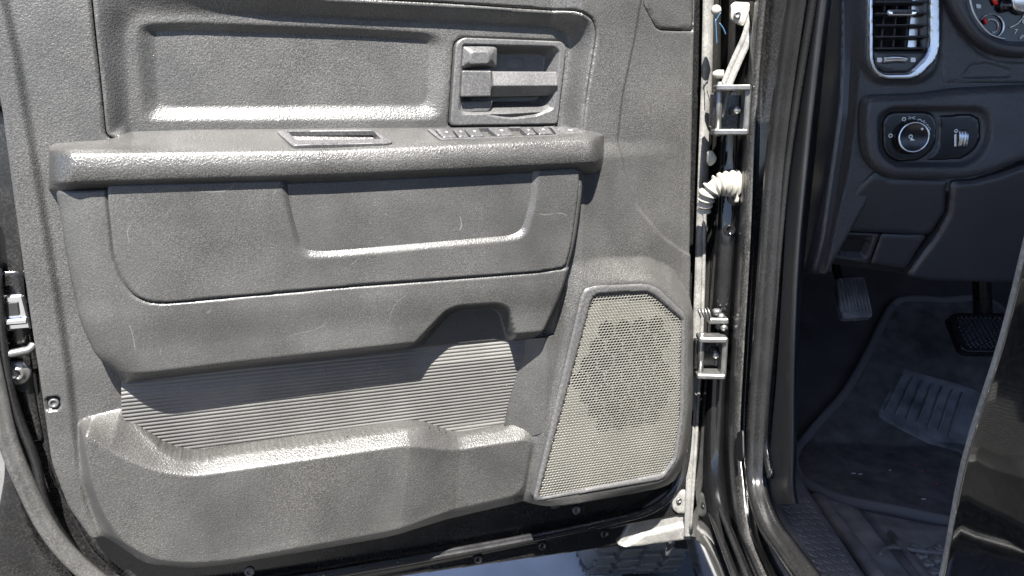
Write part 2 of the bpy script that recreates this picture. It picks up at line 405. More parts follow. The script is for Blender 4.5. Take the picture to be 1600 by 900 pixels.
# --- pull handle assembly
hb = DOOR.poly
bez = hb([(724, 58.5), (878, 64.5), (885.5, 73), (871.5, 194), (704, 196.5), (712.5, 67)], -0.008, .006)
op_o = hb([(724, 68), (868, 72), (876, 80), (866, 170), (855, 176), (722, 179.5), (715.5, 173), (721.5, 72)], -0.008, .004)
op_i = hb([(736, 84), (838, 85), (851, 89), (845, 150), (838, 158), (735, 160)], -0.032, .004)
sw_l = hb([(752, 176), (790, 178), (860, 172), (840, 182), (800, 186.5), (765, 182)], -0.010, .006)
def f_bez(X): return -.008 - .026 * bevel(X, op_o, op_i, .25) - .004 * inside(X, sw_l, .004)
handle = patch('handle_bezel', DOOR, bez, f_bez, M['smooth'], door, .0012, .0018, .02)
lvP = hb([(722, 110.5), (772, 110.8), (874.5, 111.5), (870, 149), (772, 151), (720, 151.5)], -0.004, .002)
lv_hi = hb([(600, 134), (772, 134), (1000, 133), (1000, 50), (600, 50)], -0.004); lv_l = hb([(600, 0), (774, 0), (768, 300), (600, 300)], -0.004)
def f_lev(X):
    s = sdf(X, lv_hi); l = inside(X, lv_l, .006)
    return -.003 - np.where(s > 0, s * .8, -s * .42) * (1 - l) + l * .0015
patch('handle_lever', DOOR, lvP, f_lev, M['smooth'], door, .0012, .0012, .014)
lkP = hb([(724, 70), (776, 69.5), (780.5, 74), (779.5, 104.5), (722, 106)], -0.004, .004)
lk_i = hb([(737, 82), (764, 82), (763, 99), (735, 100)], -0.002, .004)
patch('lock_knob', DOOR, lkP, lambda X: -.011 + .010 * bevel(X, lkP, lk_i, .7), M['smooth'], door, .0012, .003, .02)
blP = hb([(720.5, 158), (772, 155.5), (768.5, 172), (762, 176.5), (724, 177.5), (719, 172)], -0.010, .004)
patch('lock_base', DOOR, blP, lambda X: np.full(len(X), -.012), M['smooth'], door, .0014, .003, .02)
tabP = hb([(797, 101), (800, 92), (806, 88.5), (814, 88.5), (820, 93), (821.5, 108), (797, 108)], -0.032, .003)
patch('screw_cover', DOOR, tabP, lambda X: np.full(len(X), -.0335), M['smooth'], door, .0014, .001, .004)

# --- bolster
bol = dp([(88, 296), (500, 280), (906, 262), (905, 300), (893, 380), (866, 470), (842, 518), (832, 530), (640, 547), (560, 556), (375, 577), (190, 600), (183, 579), (150, 556), (128, 508), (108, 420), (96, 340)], .025, .008)
bolL = dp([(86, 0), (88, 296), (96, 340), (108, 420), (128, 508), (150, 556), (183, 579), (300, 700), (1500, 700), (1500, 0)], .025, .03)
bolB = dp([(-300, 0), (-300, 655), (190, 600), (375, 577), (560, 556), (640, 547), (832, 530), (1500, 455), (1500, 0)], .03, 0)
bolR = dp([(-300, 0), (906, 0), (905, 300), (893, 380), (866, 470), (842, 520), (800, 600), (-300, 800)], .03, .02)
seam = dp([(166, 0), (166, 305), (176, 400), (190, 440), (208, 463), (232, 474), (262, 475), (560, 448), (840, 427), (884, 420), (1000, 400), (1000, 0)], .062, .008)
notch_o = dp([(640, 545), (655, 528), (697, 484), (716, 476.5), (780, 473), (797, 481), (808, 527), (812, 545), (808, 600), (640, 600)], .06, .008)
notch_i = dp([(662, 548), (674, 530), (706, 495), (720, 488), (776, 485), (786, 492), (796, 530), (798, 545), (798, 600), (655, 600)], .035, .006)
rec_o = dp([(436, 200), (440, 300), (452, 350), (462, 392), (476, 404), (520, 404), (812, 376), (826, 364), (838, 320), (850, 200)], .064, .01)
rec_i = dp([(458, 200), (462, 310), (470, 345), (482, 374), (500, 379), (790, 357), (804, 348), (816, 310), (826, 200)], .052, .008)
def bolster_depth(X):
    a = roll(-sdf(X, bolL) / .045); b = 1 - np.clip(1 + sdf(X, bolB) / .021, 0, 1) ** 1.5; c = roll(-sdf(X, bolR) / .012)
    d = .031 + .031 * a * b * c
    lo = sstep((DOOR.uv(400, 475, .06)[1] - X[:, 1]) / .05)       # the lower half leans back a little
    d -= .004 * lo
    n = bevel(X, notch_o, notch_i, .3); d = d * (1 - n) + .0205 * n
    return d
def f_bol(X): return bolster_depth(X) - .004 * sstep(-(sdf(X, seam) - .0012) / .002)
patch('bolster', DOOR, bol, f_bol, M['worn'], door, .002, .003, .02)
insert = np.array([p for p in seam]); 
insP = dp([(168, 288), (168, 305), (178, 400), (192, 439), (209, 461), (233, 471.5), (262, 472.5), (560, 445.5), (840, 424.5), (883, 417.5), (893, 380), (904, 300), (905, 262), (500, 280)], .062, .008)
def f_ins(X): return bolster_depth(X) + .0016 - .013 * bevel(X, rec_o, rec_i, .6)
patch('bolster_insert', DOOR, insP, f_ins, M['worn'], door, .002, .0022, .006)

# --- ribbed pocket liner
linP = dp([(189, 555), (189, 648), (194, 664), (250, 722), (300, 738), (640, 694), (720, 714), (810, 695), (830, 660), (850, 560), (850, 500)], .022, .004)
vt = DOOR.uv(500, 590, .02)[1]
def f_lin(X):
    v = X[:, 1] - .055 * X[:, 0] * 0
    lean = .018 + np.clip((v - vt) * .2, -.022, .0)
    k = (DOOR.uv(700, 600, .02)[1] - DOOR.uv(300, 600, .02)[1])
    return lean + .0013 * np.abs(np.sin(math.pi * X[:, 1] / .0056))
lin_side = dp([(800, 500), (842, 500), (812, 668), (786, 680)], .022, 0)
patch('pocket_liner', DOOR, linP, f_lin, M['liner'], door, (.012, .0007), 0, .01)
sideP = dp([(821, 530), (862, 520), (872, 590), (842, 672), (812, 690), (789, 692)], .02, .003)
us0 = DOOR.uv(797, 640, .01)[0]
patch('pocket_end', DOOR, sideP, lambda X: .006 + np.clip((X[:, 0] - us0) / .05, 0, 1) * .030, M['worn'], door, .003, .0, .004)

# --- armrest
def lerp(x, xs, ys): return np.interp(x, xs, ys)
def arm_rows(x):
    yb = lerp(x, [76, 90, 165, 185, 205, 300, 620, 915, 945], [226, 221, 216, 211, 206, 203, 200, 197, 205])
    yf = lerp(x, [76, 110, 520, 905, 945], [240, 237, 232, 216, 216])
    yo = lerp(x, [76, 95, 300, 520, 930, 945], [284, 291, 285, 279, 260, 248])
    return yb, yf, yo
def arm_profile(x):
    yb, yf, yo = arm_rows(x); e = roll((x - 76) / 40) * roll((945 - x) / 26)
    pts = [(yb, -.045), (yb, -.02), (yb + 1.2, -.006), (yb + (yf - yb) * .5, .030), (yf - 4.5, .058), (yf + .5, .0675), (yf + 7, .0725), ((yf + yo) / 2, .0760), (yo - 9, .0745), (yo - 3.5, .0705), (yo + 1, .063), (yo + 10, .045), (yo + 12, .01)]
    return [(y, d if d < 0 else d * e) for y, d in pts]
bin_i = np.array([(450, 206.3), (583, 205.2), (596.5, 218.6), (466, 220.8), (460, 217.2)])
swz = np.array([(676, 201.3), (866, 198.8), (873, 211.5), (690, 217.6)])
xs = np.concatenate([np.linspace(76, 112, 22), np.linspace(114, 918, 420), np.linspace(919, 945, 18)])
V = []; dn = 0
for x in xs:
    pr = arm_profile(x); ys = np.array([p[0] for p in pr]); ds = np.array([p[1] for p in pr])
    tt = np.arange(len(pr)); q = np.linspace(0, len(pr) - 1, 110)
    def cr(a):
        i = np.clip(q.astype(int), 0, len(a) - 2); t = q - i; p0 = a[np.maximum(i - 1, 0)]; p1 = a[i]; p2 = a[i + 1]; p3 = a[np.minimum(i + 2, len(a) - 1)]
        return .5 * (2 * p1 + (p2 - p0) * t + (2 * p0 - 5 * p1 + 4 * p2 - p3) * t * t + (3 * p1 - p0 - 3 * p2 + p3) * t ** 3)
    yy, dd = cr(ys), cr(ds); dn = len(yy)
    px = np.c_[np.full(dn, x), yy]
    sb = sstep(-sdf(px, bin_i) / 1.5); ss = sstep(-sdf(px, swz) / 1.5)
    for y, d, k, k2 in zip(yy, dd, sb, ss):
        V.append(DOOR.p3(x, y, d) - Z * (.022 * k + .004 * k2))
Fc = [[i * dn + k, (i + 1) * dn + k, (i + 1) * dn + k + 1, i * dn + k + 1] for i in range(len(xs) - 1) for k in range(dn - 1)]
mesh('armrest', V, Fc, M['grain'], door)
# top plane of the armrest, for the parts let into it
def arm_top(px, py):
    pr = arm_profile(px); return DOOR.p3(px, py, np.interp(py, [p[0] for p in pr[:7]], [p[1] for p in pr[:7]]))
A0, A1, A2 = arm_top(460, 206), arm_top(860, 202), arm_top(660, 219)
TOP = Plane(A0, A1 - A0, A2 - A0)
rim_o = TOP.poly([(431, 205.2), (457, 228), (607, 224.6), (614, 222.5), (610, 219), (582, 203.6)], .001, .004)
rim_i = TOP.poly([(450, 206.3), (583, 205.2), (596.5, 218.6), (466, 220.8), (460, 217.2)], .001, .003)
patch('cup_rim', TOP, rim_o, lambda X: np.full(len(X), .003), M['switch'], door, .002, .0015, .006, holes=[rim_i])
sw_o = TOP.poly([(667, 202.5), (688, 219.4), (868, 214), (876, 210.5), (866, 198.6)], .001, .004)
sw_i = TOP.poly([(676, 202.2), (691, 217), (866, 211.8), (869, 209.5), (861, 199.8)], .001, .003)
bank = patch('switch_frame', TOP, sw_o, lambda X: np.full(len(X), .003), M['switch'], door, .002, .0012, .006, holes=[sw_i])
btn = [[(680, 202.2), (704, 201.6), (714, 213.8), (692, 214.6)], [(707, 201.5), (722, 201.2), (733, 213.2), (717, 213.8)], [(725, 201.2), (747, 200.7), (757, 212.2), (736, 213)],
       [(762, 200.4), (793, 199.8), (803, 210.8), (777, 211.8)], [(812, 199.8), (829, 199.6), (838, 209.6), (824, 210.2)], [(832, 199.6), (856, 199.3), (864, 208.2), (842, 209.4)]]
for k, b in enumerate(btn):
    P = TOP.poly(b, .003, .003); c = P.mean(0)
    ob = patch('window_switch' if k < 4 else 'mirror_switch', TOP, P, lambda X: .0045 - 0 * X[:, 0], M['switch'], door, .0015, .002, .008)
    q = c + (P - c) * .15
    patch('symbol', TOP, q, lambda X: np.full(len(X), .0050), M['print'], ob, .0015, 0, .0004)
P = TOP.poly([(868, 200.6), (902, 199.6), (914, 207.2), (880, 209.6)], .002, .003)
lk = patch('lock_switch', TOP, P, lambda X: np.full(len(X), .003), M['switch'], door, .0015, .0018, .006)
c = P.mean(0); patch('symbol', TOP, c + (P - c) * .18, lambda X: np.full(len(X), .0034), M['print'], lk, .0015, 0, .0004)

# --- speaker: rim, real perforated grille, cone behind it
sp_o = dp([(908, 462), (914, 451), (930, 446), (1010, 443), (1029, 450), (1072, 491), (1071, 640), (1059, 718), (1036, 750), (838, 784), (834, 778)], .046, .008)
sp_i = dp([(924, 470), (930, 461), (940, 459), (1009, 456), (1022, 462), (1066, 500), (1063, 650), (1053, 718), (1036, 740), (846, 778), (843, 772)], .046, .006)
patch('speaker_rim', DOOR, sp_o, lambda X: np.full(len(X), .0475), M['smooth'], door, .0025, .003, .02, holes=[sp_i])
lo, hi = sp_i.min(0), sp_i.max(0); pw, ph = .0056, .0044; V = []; Fc = []
rows = int((hi[1] - lo[1]) / ph) + 1; cols = int((hi[0] - lo[0]) / pw) + 2
cs = np.array([(lo[0] + (i + .5 * (j % 2)) * pw, lo[1] + j * ph) for j in range(rows) for i in range(cols)])
cs = cs[sdf(cs, sp_i) < .001]
for c in cs:
    k0 = len(V); ring = [(-1, -1), (0, -1), (1, -1), (1, 0), (1, 1), (0, 1), (-1, 1), (-1, 0)]
    for a, b in ring: V.append((c[0] + a * pw / 2, c[1] + b * ph / 2, .0435))
    for k in range(8):
        an = math.pi * (-.75 + k * .25); V.append((c[0] + math.cos(an) * pw * .33, c[1] + math.sin(an) * ph * .34, .0428))
    Fc += [[k0 + k, k0 + (k + 1) % 8, k0 + 8 + (k + 1) % 8, k0 + 8 + k] for k in range(8)]
V = np.array(V); o = mesh('speaker_grille', DOOR.to3(V[:, 0], V[:, 1], V[:, 2]), Fc, M['grille'], door, False); o['kind'] = 'stuff'
patch('speaker_baffle', DOOR, sp_i, lambda X: np.full(len(X), .037), M['baffle'], door, .01, 0, .002)
sc = np.array(DOOR.uv(985, 585, .04))
for a in range(-3, 4):
    for b in range(-3, 4):
        if abs(a + b) > 3: continue
        c = sc + np.array(((a + b * .5) * .030, b * .0262))
        if sdf(np.array([c]), sp_i)[0] > -.016: continue
        hx = np.array([c + np.array((math.cos(q) * .0155, math.sin(q) * .0155)) for q in np.arange(6) * math.pi / 3 + math.pi / 6])
        patch('speaker_opening', DOOR, hx, lambda X: np.full(len(X), .0385), M['speaker'], door, .008, 0, .001)

# --- clips, screws, latch
def screw(px, py, d, r, parent, pl=DOOR, m='zinc', nm='screw'):
    p = pl.p3(px, py, d); return lathe(nm, p, pl.n, [(r, -.004), (r, .001), (r * .9, .002), (r * .55, .0022), (r * .5, .0008), (.0004, .0008)], M[m], parent, 14)
screw(84, 630, .004, .0065, door, m='smooth')
for x, y in ((901, 797), (390, 893)): screw(x, y, -.012, .0075, door, m='smooth', nm='trim_clip')
for x, y in ((945, 834), (848, 853), (748, 874)): screw(x, y, -.043, .008, door, m='jamb', nm='drain_plug')
lat = patch('latch', DOOR, dp([(-30, 428), (28, 424), (36, 432), (46, 560), (50, 600), (66, 690), (40, 690), (5, 600), (-10, 520)], -.055, .006), lambda X: np.full(len(X), -.055), M['jamb'], door, .004, .002, .01)
box('latch_striker_plate', DOOR.p3(16, 488, -.048), (.021, .024, .006), (U, Z + U * -.1, DOOR.n), M['chrome'], door, .003)
box('latch_slot', DOOR.p3(16, 483, -.041), (.010, .009, .002), (U, Z, DOOR.n), M['deep'], door, .001)
box('latch_lip', DOOR.p3(18, 503, -.038), (.019, .004, .004), (U, Z, DOOR.n), M['chrome'], door, .002)
tube('latch_rod', [DOOR.p3(2, 553, -.04), DOOR.p3(14, 553, -.036), DOOR.p3(34, 549, -.036), DOOR.p3(46, 546, -.036), DOOR.p3(53, 538, -.04)], .0055, M['zinc'], door)
p = DOOR.p3(28, 582, -.05); bo = lathe('latch_bolt', p, DOOR.n, [(.0165, 0), (.0165, .004), (.014, .006), (.0095, .0065), (.0085, .010), (.005, .010), (.0045, .006), (.0004, .006)], M['zinc'], door, 18)
patch('latch_hole', DOOR, dp([(24, 594), (46, 590), (47, 604), (36, 614), (25, 608)], -.052, .006), lambda X: np.full(len(X), -.0515), M['deep'], door, .003, 0, .002)
# weatherstrip down the latch side and under the door
tube('weatherstrip', [DOOR.p3(x, y, -.030) for x, y in ((-50, 300), (-30, 480), (-6, 600), (14, 690), (42, 760), (75, 825), (120, 880), (180, 925), (260, 960))], .0125, M['greyrub'], door,
     prof=[(1, 0), (.9, .5), (.45, .8), (.15, .55), (-.2, .75), (-.75, .7), (-1, .1), (-.8, -.6), (.8, -.6)])
tube('inner_weatherstrip', [DOOR.p3(x, y, -.034) for x, y in ((-6, 420), (8, 560), (25, 640), (55, 720), (72, 790), (110, 855), (160, 905), (230, 940))], .006, M['rubber'], door)
tube('lower_weatherstrip', [DOOR.p3(x, y, -.030) for x, y in ((260, 930), (420, 912), (600, 882), (800, 846), (950, 815), (1020, 795), (1058, 760), (1072, 715), (1078, 640))], .0075, M['rubber'], door,
     prof=[(1, 0), (.8, .6), (.3, .8), (0, .4), (-.4, .8), (-1, .5), (-1, -.5), (1, -.5)])
# hinge-side edge flange, pale grey standing for sky reflected in black paint
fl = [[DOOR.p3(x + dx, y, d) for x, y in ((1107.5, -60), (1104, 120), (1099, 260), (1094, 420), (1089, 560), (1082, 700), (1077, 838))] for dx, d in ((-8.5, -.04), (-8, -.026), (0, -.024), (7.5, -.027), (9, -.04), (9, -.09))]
loft('hinge_side_flange', fl, M['dusty_sheen'], door, 4)
tube('flange_bead', [DOOR.p3(x, y, -.024) for x, y in ((1101, 320), (1099, 420), (1096, 520), (1090, 640), (1084, 740), (1079, 832))], .0035, M['dusty_sheen'], door)
cor = dp([(985, 815), (1010, 792), (1050, 765), (1070, 725), (1078, 700), (1080, 838), (992, 850), (965, 852)], -.04, .004)
shl = dp([(960, 856), (1000, 830), (1078, 812), (1090, 870)], -.04, .004)
patch('corner_plate', DOOR, cor, lambda X: -.038 + .008 * inside(X, shl, .006), M['dusty_sheen'], door, .003, .002, .01)  # sunlit corner of the black shell, its brightness put into the grey
tabb = dp([(1049, 772), (1056, 766), (1074, 765), (1074, 801), (1058, 801), (1050, 794)], -.034, .005)
patch('corner_bracket', DOOR, tabb, lambda X: np.full(len(X), -.029), M['dusty_sheen'], door, .003, .002, .008)
screw(1061, 782, -.027, .0055, door)

# ================================================================ TRUCK CAB
truck = thing('pickup_truck', W3(.9, .8, -CZ), 'black pickup truck cab seen through its open driver doorway', 'pickup truck')
def rail(lat, pts): pl = side(lat); return [pl.p3(x, y) for x, y in pts]
ys = (-60, 100, 250, 400, 550, 680, 760, 840, 930)
def rl(lat, xs): return rail(lat, list(zip(xs, ys)))
A = rl(.250, (1112, 1106, 1103, 1098, 1092, 1086, 1086, 1097, 1115))
A1 = rl(.262, (1146, 1132, 1126, 1120, 1112, 1106, 1106, 1122, 1150))
B = rl(.283, (1176, 1160, 1148, 1142, 1132, 1126, 1128, 1142, 1176))
B1 = rl(.290, (1186, 1170, 1160, 1153, 1143, 1138, 1142, 1156, 1192))
C1 = rl(.300, (1203, 1187, 1178, 1171, 1162, 1156, 1162, 1173, 1212))
C2 = rl(.306, (1209, 1192, 1183, 1176, 1167, 1161, 1168, 1180, 1220))
D1 = rl(.310, (1214, 1197, 1187, 1180, 1171, 1165, 1173, 1187, 1230))
D2 = rl(.335, (1245, 1228, 1214, 1203, 1194, 1188, 1196, 1206, 1256))
loft('hinge_pillar', [A, A1, B, B1], M['paint'], truck, 5, across=3)
loft('pillar_flange', [C1, C2, D1, D2], M['jamb'], truck, 5, across=2)
loft('flange_sheen_band', [B1, [p + (CAM - p) * .008 for p in B1], [(p + q) / 2 + (CAM - p) * .014 for p, q in zip(B1, C1)], [p + (CAM - p) * .008 for p in C1], C1], M['flange'], truck, 5, across=3)  # lighter band standing for a bright reflection along the pillar flange
# main door seal round the opening
sealp = rail(.318, ((1258, -60), (1240, 60), (1226, 160), (1214, 260), (1206, 360), (1199, 460), (1192, 560), (1186, 640), (1183, 705), (1184, 762), (1202, 818), (1234, 866), (1280, 930)))
tube('door_seal', sealp, .0155, M['rubber'], truck, prof=[(1.15, -.6), (1.1, .2), (.75, .75), (.2, .85), (-.1, .45), (-.45, .75), (-.85, .6), (-1.1, .1), (-1.1, -.6)], sub=6)
tube('seal_lip', rail(.331, ((1281, -60), (1262, 60), (1246, 160), (1232, 260), (1222, 360), (1214, 460), (1206, 560), (1200, 640), (1198, 700), (1206, 745))), .007, M['rubber'], truck, sub=5)
# trim between seal and dash end
SD = side(.345)
yk = (-60, 100, 250, 420, 580, 700, 757, 787)
loft('kick_trim', [rail(la, list(zip(x_, yk))) for la, x_ in ((.333, (1266, 1248, 1234, 1224, 1214, 1204, 1204, 1212)), (.3345, (1279, 1260, 1246, 1234, 1227, 1220, 1222, 1231)),
     (.3365, (1293, 1274, 1259, 1246, 1241, 1240, 1239, 1244)), (.365, (1306, 1288, 1273, 1256, 1246, 1245, 1243, 1248)))], M['trimdark'], truck, 6, across=3)
EC = Plane(W3(.37, 1.18, 0), I * .25 - T * .97, Z)
cap_o = EC.poly([(1304, -60), (1318, -60), (1320, 100), (1316, 180), (1300, 290), (1288, 372), (1274, 424), (1262, 431), (1246, 424), (1240, 414), (1248, 372), (1262, 250), (1286, 60)], 0, .008)
cap_e = EC.poly([(1308, -60), (1311, 60), (1310, 150), (1296, 260), (1270, 370), (1252, 431), (1400, 440), (1400, -60)], 0, .01)
cap = patch('dash_end_cap', EC, cap_o, lambda X: -.004 + .008 * inside(X, cap_e, .008), M['dashsm'], truck, .0025, .004, .008)
# pillar brackets, hinges, cables
def hinge(cx, cy, wdt, hgt, lon):
    pl = cross(lon); c = pl.p3(cx, cy); k = 1.0 / F * lon
    h = box('door_hinge', c + I * wdt * k * .46 + T * .004, (.0045, .016, hgt * k * .5), (I, T, Z), M['zinc'], truck, .002)
    for s in (-1, 1):
        box('hinge_leaf', c + Z * s * hgt * k * .46, (wdt * k * .5, .018, .0045), (I, T, Z), M['zinc'], h, .002)
    lathe('hinge_pin', c - I * wdt * k * .34 - Z * hgt * k * .55, Z, [(.0055, 0), (.0055, hgt * k * 1.1), (.003, hgt * k * 1.14)], M['zinc'], h, 12)
    box('hinge_plate', c - I * wdt * k * .45 + T * .012, (.005, .012, hgt * k * .36), (I, T, Z), M['jamb'], h, .002)
    lathe('hinge_bolt', c + I * wdt * k * .22 + T * .012 - T * .004, -T, [(.007, -.02), (.007, .004), (.0045, .007), (.0004, .007)], M['zinc'], h, 8)
    box('hinge_back', c + I * wdt * k * .1 + T * .03, (wdt * k * .4, .004, hgt * k * .45), (I, T, Z), M['jamb'], h, .002)
hinge(1141, 172, 50, 70, 1.285); hinge(1110, 556, 44, 66, 1.30)
CP = cross(1.31)
br = patch('wiring_bracket', CP, CP.poly([(1141, 8), (1146, 4), (1170, 5), (1170, 14), (1160, 42), (1146, 34), (1140, 30)], 0, .004), lambda X: np.full(len(X), .01), M['boot'], truck, .003, .002, .01)
screw(1152, 23, .011, .0055, br, CP)
tube('pillar_strut', [CP.p3(x, y, .004) for x, y in ((1186, -20), (1170, 50), (1152, 92), (1134, 136), (1122, 182))], .009, M['dusty_sheen'], truck, prof=[(1, -.4), (1, .4), (.2, .4), (.1, .1), (-.2, .1), (-.3, .4), (-1, .4), (-1, -.4)])
for pts in (((1118, 30), (1119, 46), (1120, 70)), ((1124, 36), (1130, 44), (1134, 54)), ((1126, 20), (1121, 28), (1117, 36))):
    tube('blue_cable', [CP.p3(x, y, .02) for x, y in pts], .0009, M['wire'], truck)
lathe('cable_plug', CP.p3(1119, 16, .015), (CAM - CP.o), [(.007, -.01), (.008, .002), (.005, .006), (.0004, .006)], M['boot'], truck, 12)
lathe('striker_bumper', CP.p3(1122, 116, .0), -I, [(.007, -.008), (.007, .002), (.004, .008), (.0004, .009)], M['boot'], truck, 10)
patch('bump_stop', CP, CP.poly([(1105, 236), (1112, 235), (1119, 246), (1116, 254), (1108, 260), (1104, 254)], .0, .003), lambda X: np.full(len(X), .01), M['boot'], truck, .003, .003, .012)
# check strap boot: bellows
bp_ = [CP.p3(x, y, dd) for x, y, dd in ((1100, 330, .0), (1102, 316, .008), (1106, 303, .014), (1115, 292, .016), (1127, 288, .014), (1139, 287, .008), (1148, 287, .0))]
V = []; Fc = []; n = 14; Pp = []
for i in range(len(bp_) - 1):
    for k in range(10): Pp.append(bp_[i] * (1 - k / 10) + bp_[i + 1] * (k / 10))
Pp = np.array(Pp); Tt = np.gradient(Pp, axis=0); Tt /= np.linalg.norm(Tt, axis=1, keepdims=True)
for i, (p, t) in enumerate(zip(Pp, Tt)):
    r = (.012 + .012 * i / len(Pp)) * (.80 + .20 * math.cos(i * 2 * math.pi / 6.6)); a = np.cross(t, T); a /= np.linalg.norm(a); b = np.cross(t, a)
    V += [p + a * r * math.cos(2 * math.pi * k / n) + b * r * .8 * math.sin(2 * math.pi * k / n) for k in range(n)]
Fc = [[i * n + k, i * n + (k + 1) % n, (i + 1) * n + (k + 1) % n, (i + 1) * n + k] for i in range(len(Pp) - 1) for k in range(n)]
bel = mesh('cable_boot', V, Fc, M['boot'], truck)
patch('boot_flange', CP, CP.poly([(1133, 266), (1148, 264), (1160, 272), (1163, 300), (1158, 320), (1146, 322), (1138, 316)], .0, .004), lambda X: np.full(len(X), .004), M['rubber'], bel, .003, .003, .01)
patch('boot_clip', CP, CP.poly([(1146, 272), (1154, 270), (1157, 290), (1153, 316), (1146, 316), (1149, 296)], .004, .003), lambda X: np.full(len(X), .010), M['boot'], bel, .003, .002, .008)
for k in range(4): lathe('check_spring', CP.p3(1093 + k * 5, 489, .006), I + Z * .3, [(.008, -.0012), (.0098, 0), (.008, .0012)], M['zinc'], truck, 14)
box('check_link', CP.p3(1121, 500, .0), (.017, .01, .005), (I, T, Z), M['zinc'], truck, .002)
lathe('check_bolt', CP.p3(1120, 488, .0), Z, [(.008, -.004), (.008, .004), (.005, .006), (.0004, .006)], M['zinc'], truck, 8)
for (x, y) in ((1127, 495), (1131, 512)): lathe('pillar_bolt', CP.p3(x, y, .004), -T, [(.006, -.01), (.006, .004), (.0004, .005)], M['zinc'], truck, 8)
screw(1140, 360, -.005, .010, truck, CP, 'paint', 'pillar_plug')
# latch-like drain slot on the lower pillar
P1 = side(.296); patch('pillar_slot', P1, P1.poly([(1153, 676), (1162, 672), (1163, 716), (1158, 722), (1153, 716)], .002, .004), lambda X: np.full(len(X), .004), M['deep'], truck, .01, 0, .002)

# --- rocker, sill, floor
loft('rocker_panel', [[W3(la, lo, z) for lo in (1.42, 1.2, .9, .5, .0, -1.0)] for la, z in ((.30, -.655), (.27, -.672), (.256, -.69), (.248, -.73), (.25, -.80), (.27, -.86), (.36, -.90))], M['paint'], truck, 3, across=3)
for k, la in enumerate((.262, .276, .292)):
    tube('sill_bead', [W3(la, lo, -.668 + k * .012) for lo in (1.36 - k * .02, 1.2, .9, .5, 0)], .0042, M['rubber'], truck)
sl = [[W3(la, lo, z) for lo in (1.42, 1.2, 1.05, .9, .7, .4)] for la, z in ((.318, -.648), (.326, -.622), (.338, -.606), (.352, -.604), (.42, -.622), (.432, -.636), (.436, -.66))]
loft('sill_plate', sl, M['sill'], truck, 4, across=3)
def sill_pt(la, lo): return W3(la, lo, -.604 - (la - .352) / .068 * .018)
hexm = None
def hexcell(name, c, r, e1, e2, n, parent, m, h=.0016, data=None):
    V = []; 
    for rr, hh in ((r, -.001), (r * .86, h), (r * .58, h), (r * .5, .0003)):
        V += [e1 * rr * math.cos(a) + e2 * rr * math.sin(a) + n * hh for a in np.arange(6) * math.pi / 3]
    V = np.array(V); Fc = [[i * 6 + k, i * 6 + (k + 1) % 6, i * 6 + 6 + (k + 1) % 6, i * 6 + 6 + k] for i in range(3) for k in range(6)] + [[18 + k for k in range(6)]]
    if data is None:
        me = bpy.data.meshes.new(name); me.from_pydata(V.tolist(), [], Fc); me.materials.append(m)
        me.polygons.foreach_set('use_smooth', [True] * len(me.polygons)); data = me
    o = bpy.data.objects.new(name, data); COL.objects.link(o); o.parent = parent; o.location = Vector(np.array(c) - base_of(parent)); return data
slope = (sill_pt(.41, 1) - sill_pt(.36, 1)); slope /= np.linalg.norm(slope); sn = np.cross(slope, T); sn = sn if sn[2] > 0 else -sn
dat = None
for j in range(24):
    for i in range(4):
        la = .363 + i * .0155; lo = 1.235 - j * .018 - (i % 2) * .009
        dat = hexcell('sill_hexagon', sill_pt(la, lo) - sn * .0004, .0088, slope, T, sn, truck, M['sill'], .0016, dat)
# floor profile: flat then toe board
def floor_z(lon): return -.655 + np.maximum(0, lon - 1.52) * .62
def on_floor(px, py, up=0):
    r = ray(px, py); lo, hi = .2, 6
    for _ in range(50):
        mid = (lo + hi) / 2; p = CAM + r * mid
        if p[2] - CZ > floor_z(p @ T) + up: lo = mid
        else: hi = mid
    return CAM + r * lo
loft('cab_floor', [[W3(la, lo, floor_z(lo)) for lo in (.0, .6, 1.0, 1.3, 1.5, 1.54, 1.7, 1.9, 2.05)] for la in (.40, .7, 1.1, 1.9)], M['carpet'], truck, 2)
loft('floor_liner', [[W3(la, lo, -.655 + z) for lo in (.45, .8, 1.1, 1.3, 1.46)] for la, z in ((.428, .012), (.434, .004), (.45, .004), (.472, .008), (.492, .009), (.512, .006), (.53, .004), (.9, .004), (1.0, .004))], M['linerfloor'], truck, 4, across=3)
dat = None
for j in range(14):
    for i in range(12):
        la = .552 + i * .0185; lo = 1.14 - j * .0215 - (i % 2) * .0107
        dat = hexcell('liner_hexagon', W3(la, lo, -.6505), .0105, I, T, Z, truck, M['linerfloor'], .004, dat)
tube('liner_ridge', [W3(la, lo, -.648) for la, lo in ((.53, 1.18), (.532, 1.0), (.545, .92), (.60, .865), (.75, .85))], .005, M['linerfloor'], truck)
tube('liner_fold', [on_floor(x, y, .008) for x, y in ((1375, 868), (1382, 858), (1400, 856), (1440, 862), (1480, 866))], .004, M['linerfloor'], truck)
tube('liner_rib', [on_floor(x, y, .012) for x, y in ((1276, 778), (1292, 796), (1330, 846), (1362, 890), (1390, 925))], .012, M['linerfloor'], truck)
# footwell walls
mesh('firewall', [W3(.34, 2.05, -.7), W3(1.95, 2.05, -.7), W3(1.95, 2.05, .12), W3(.34, 2.05, .12)], [[0, 1, 2, 3]], M['carpet'], truck)
loft('footwell_side', [[W3(la, lo, z) for lo, la in ((1.30, .372), (1.4, .372), (1.6, .38), (2.06, .38))] for z in (.1, -.2, -.5, -.7)], M['carpet'], truck, 3)
loft('kick_panel', [[W3(la, lo, z) for lo, la in ((1.255, .336), (1.262, .350), (1.29, .362), (1.34, .366), (1.46, .368))] for z in (-.10, -.3, -.5, -.60, -.66)], M['dashsm'], truck, 3, across=3)
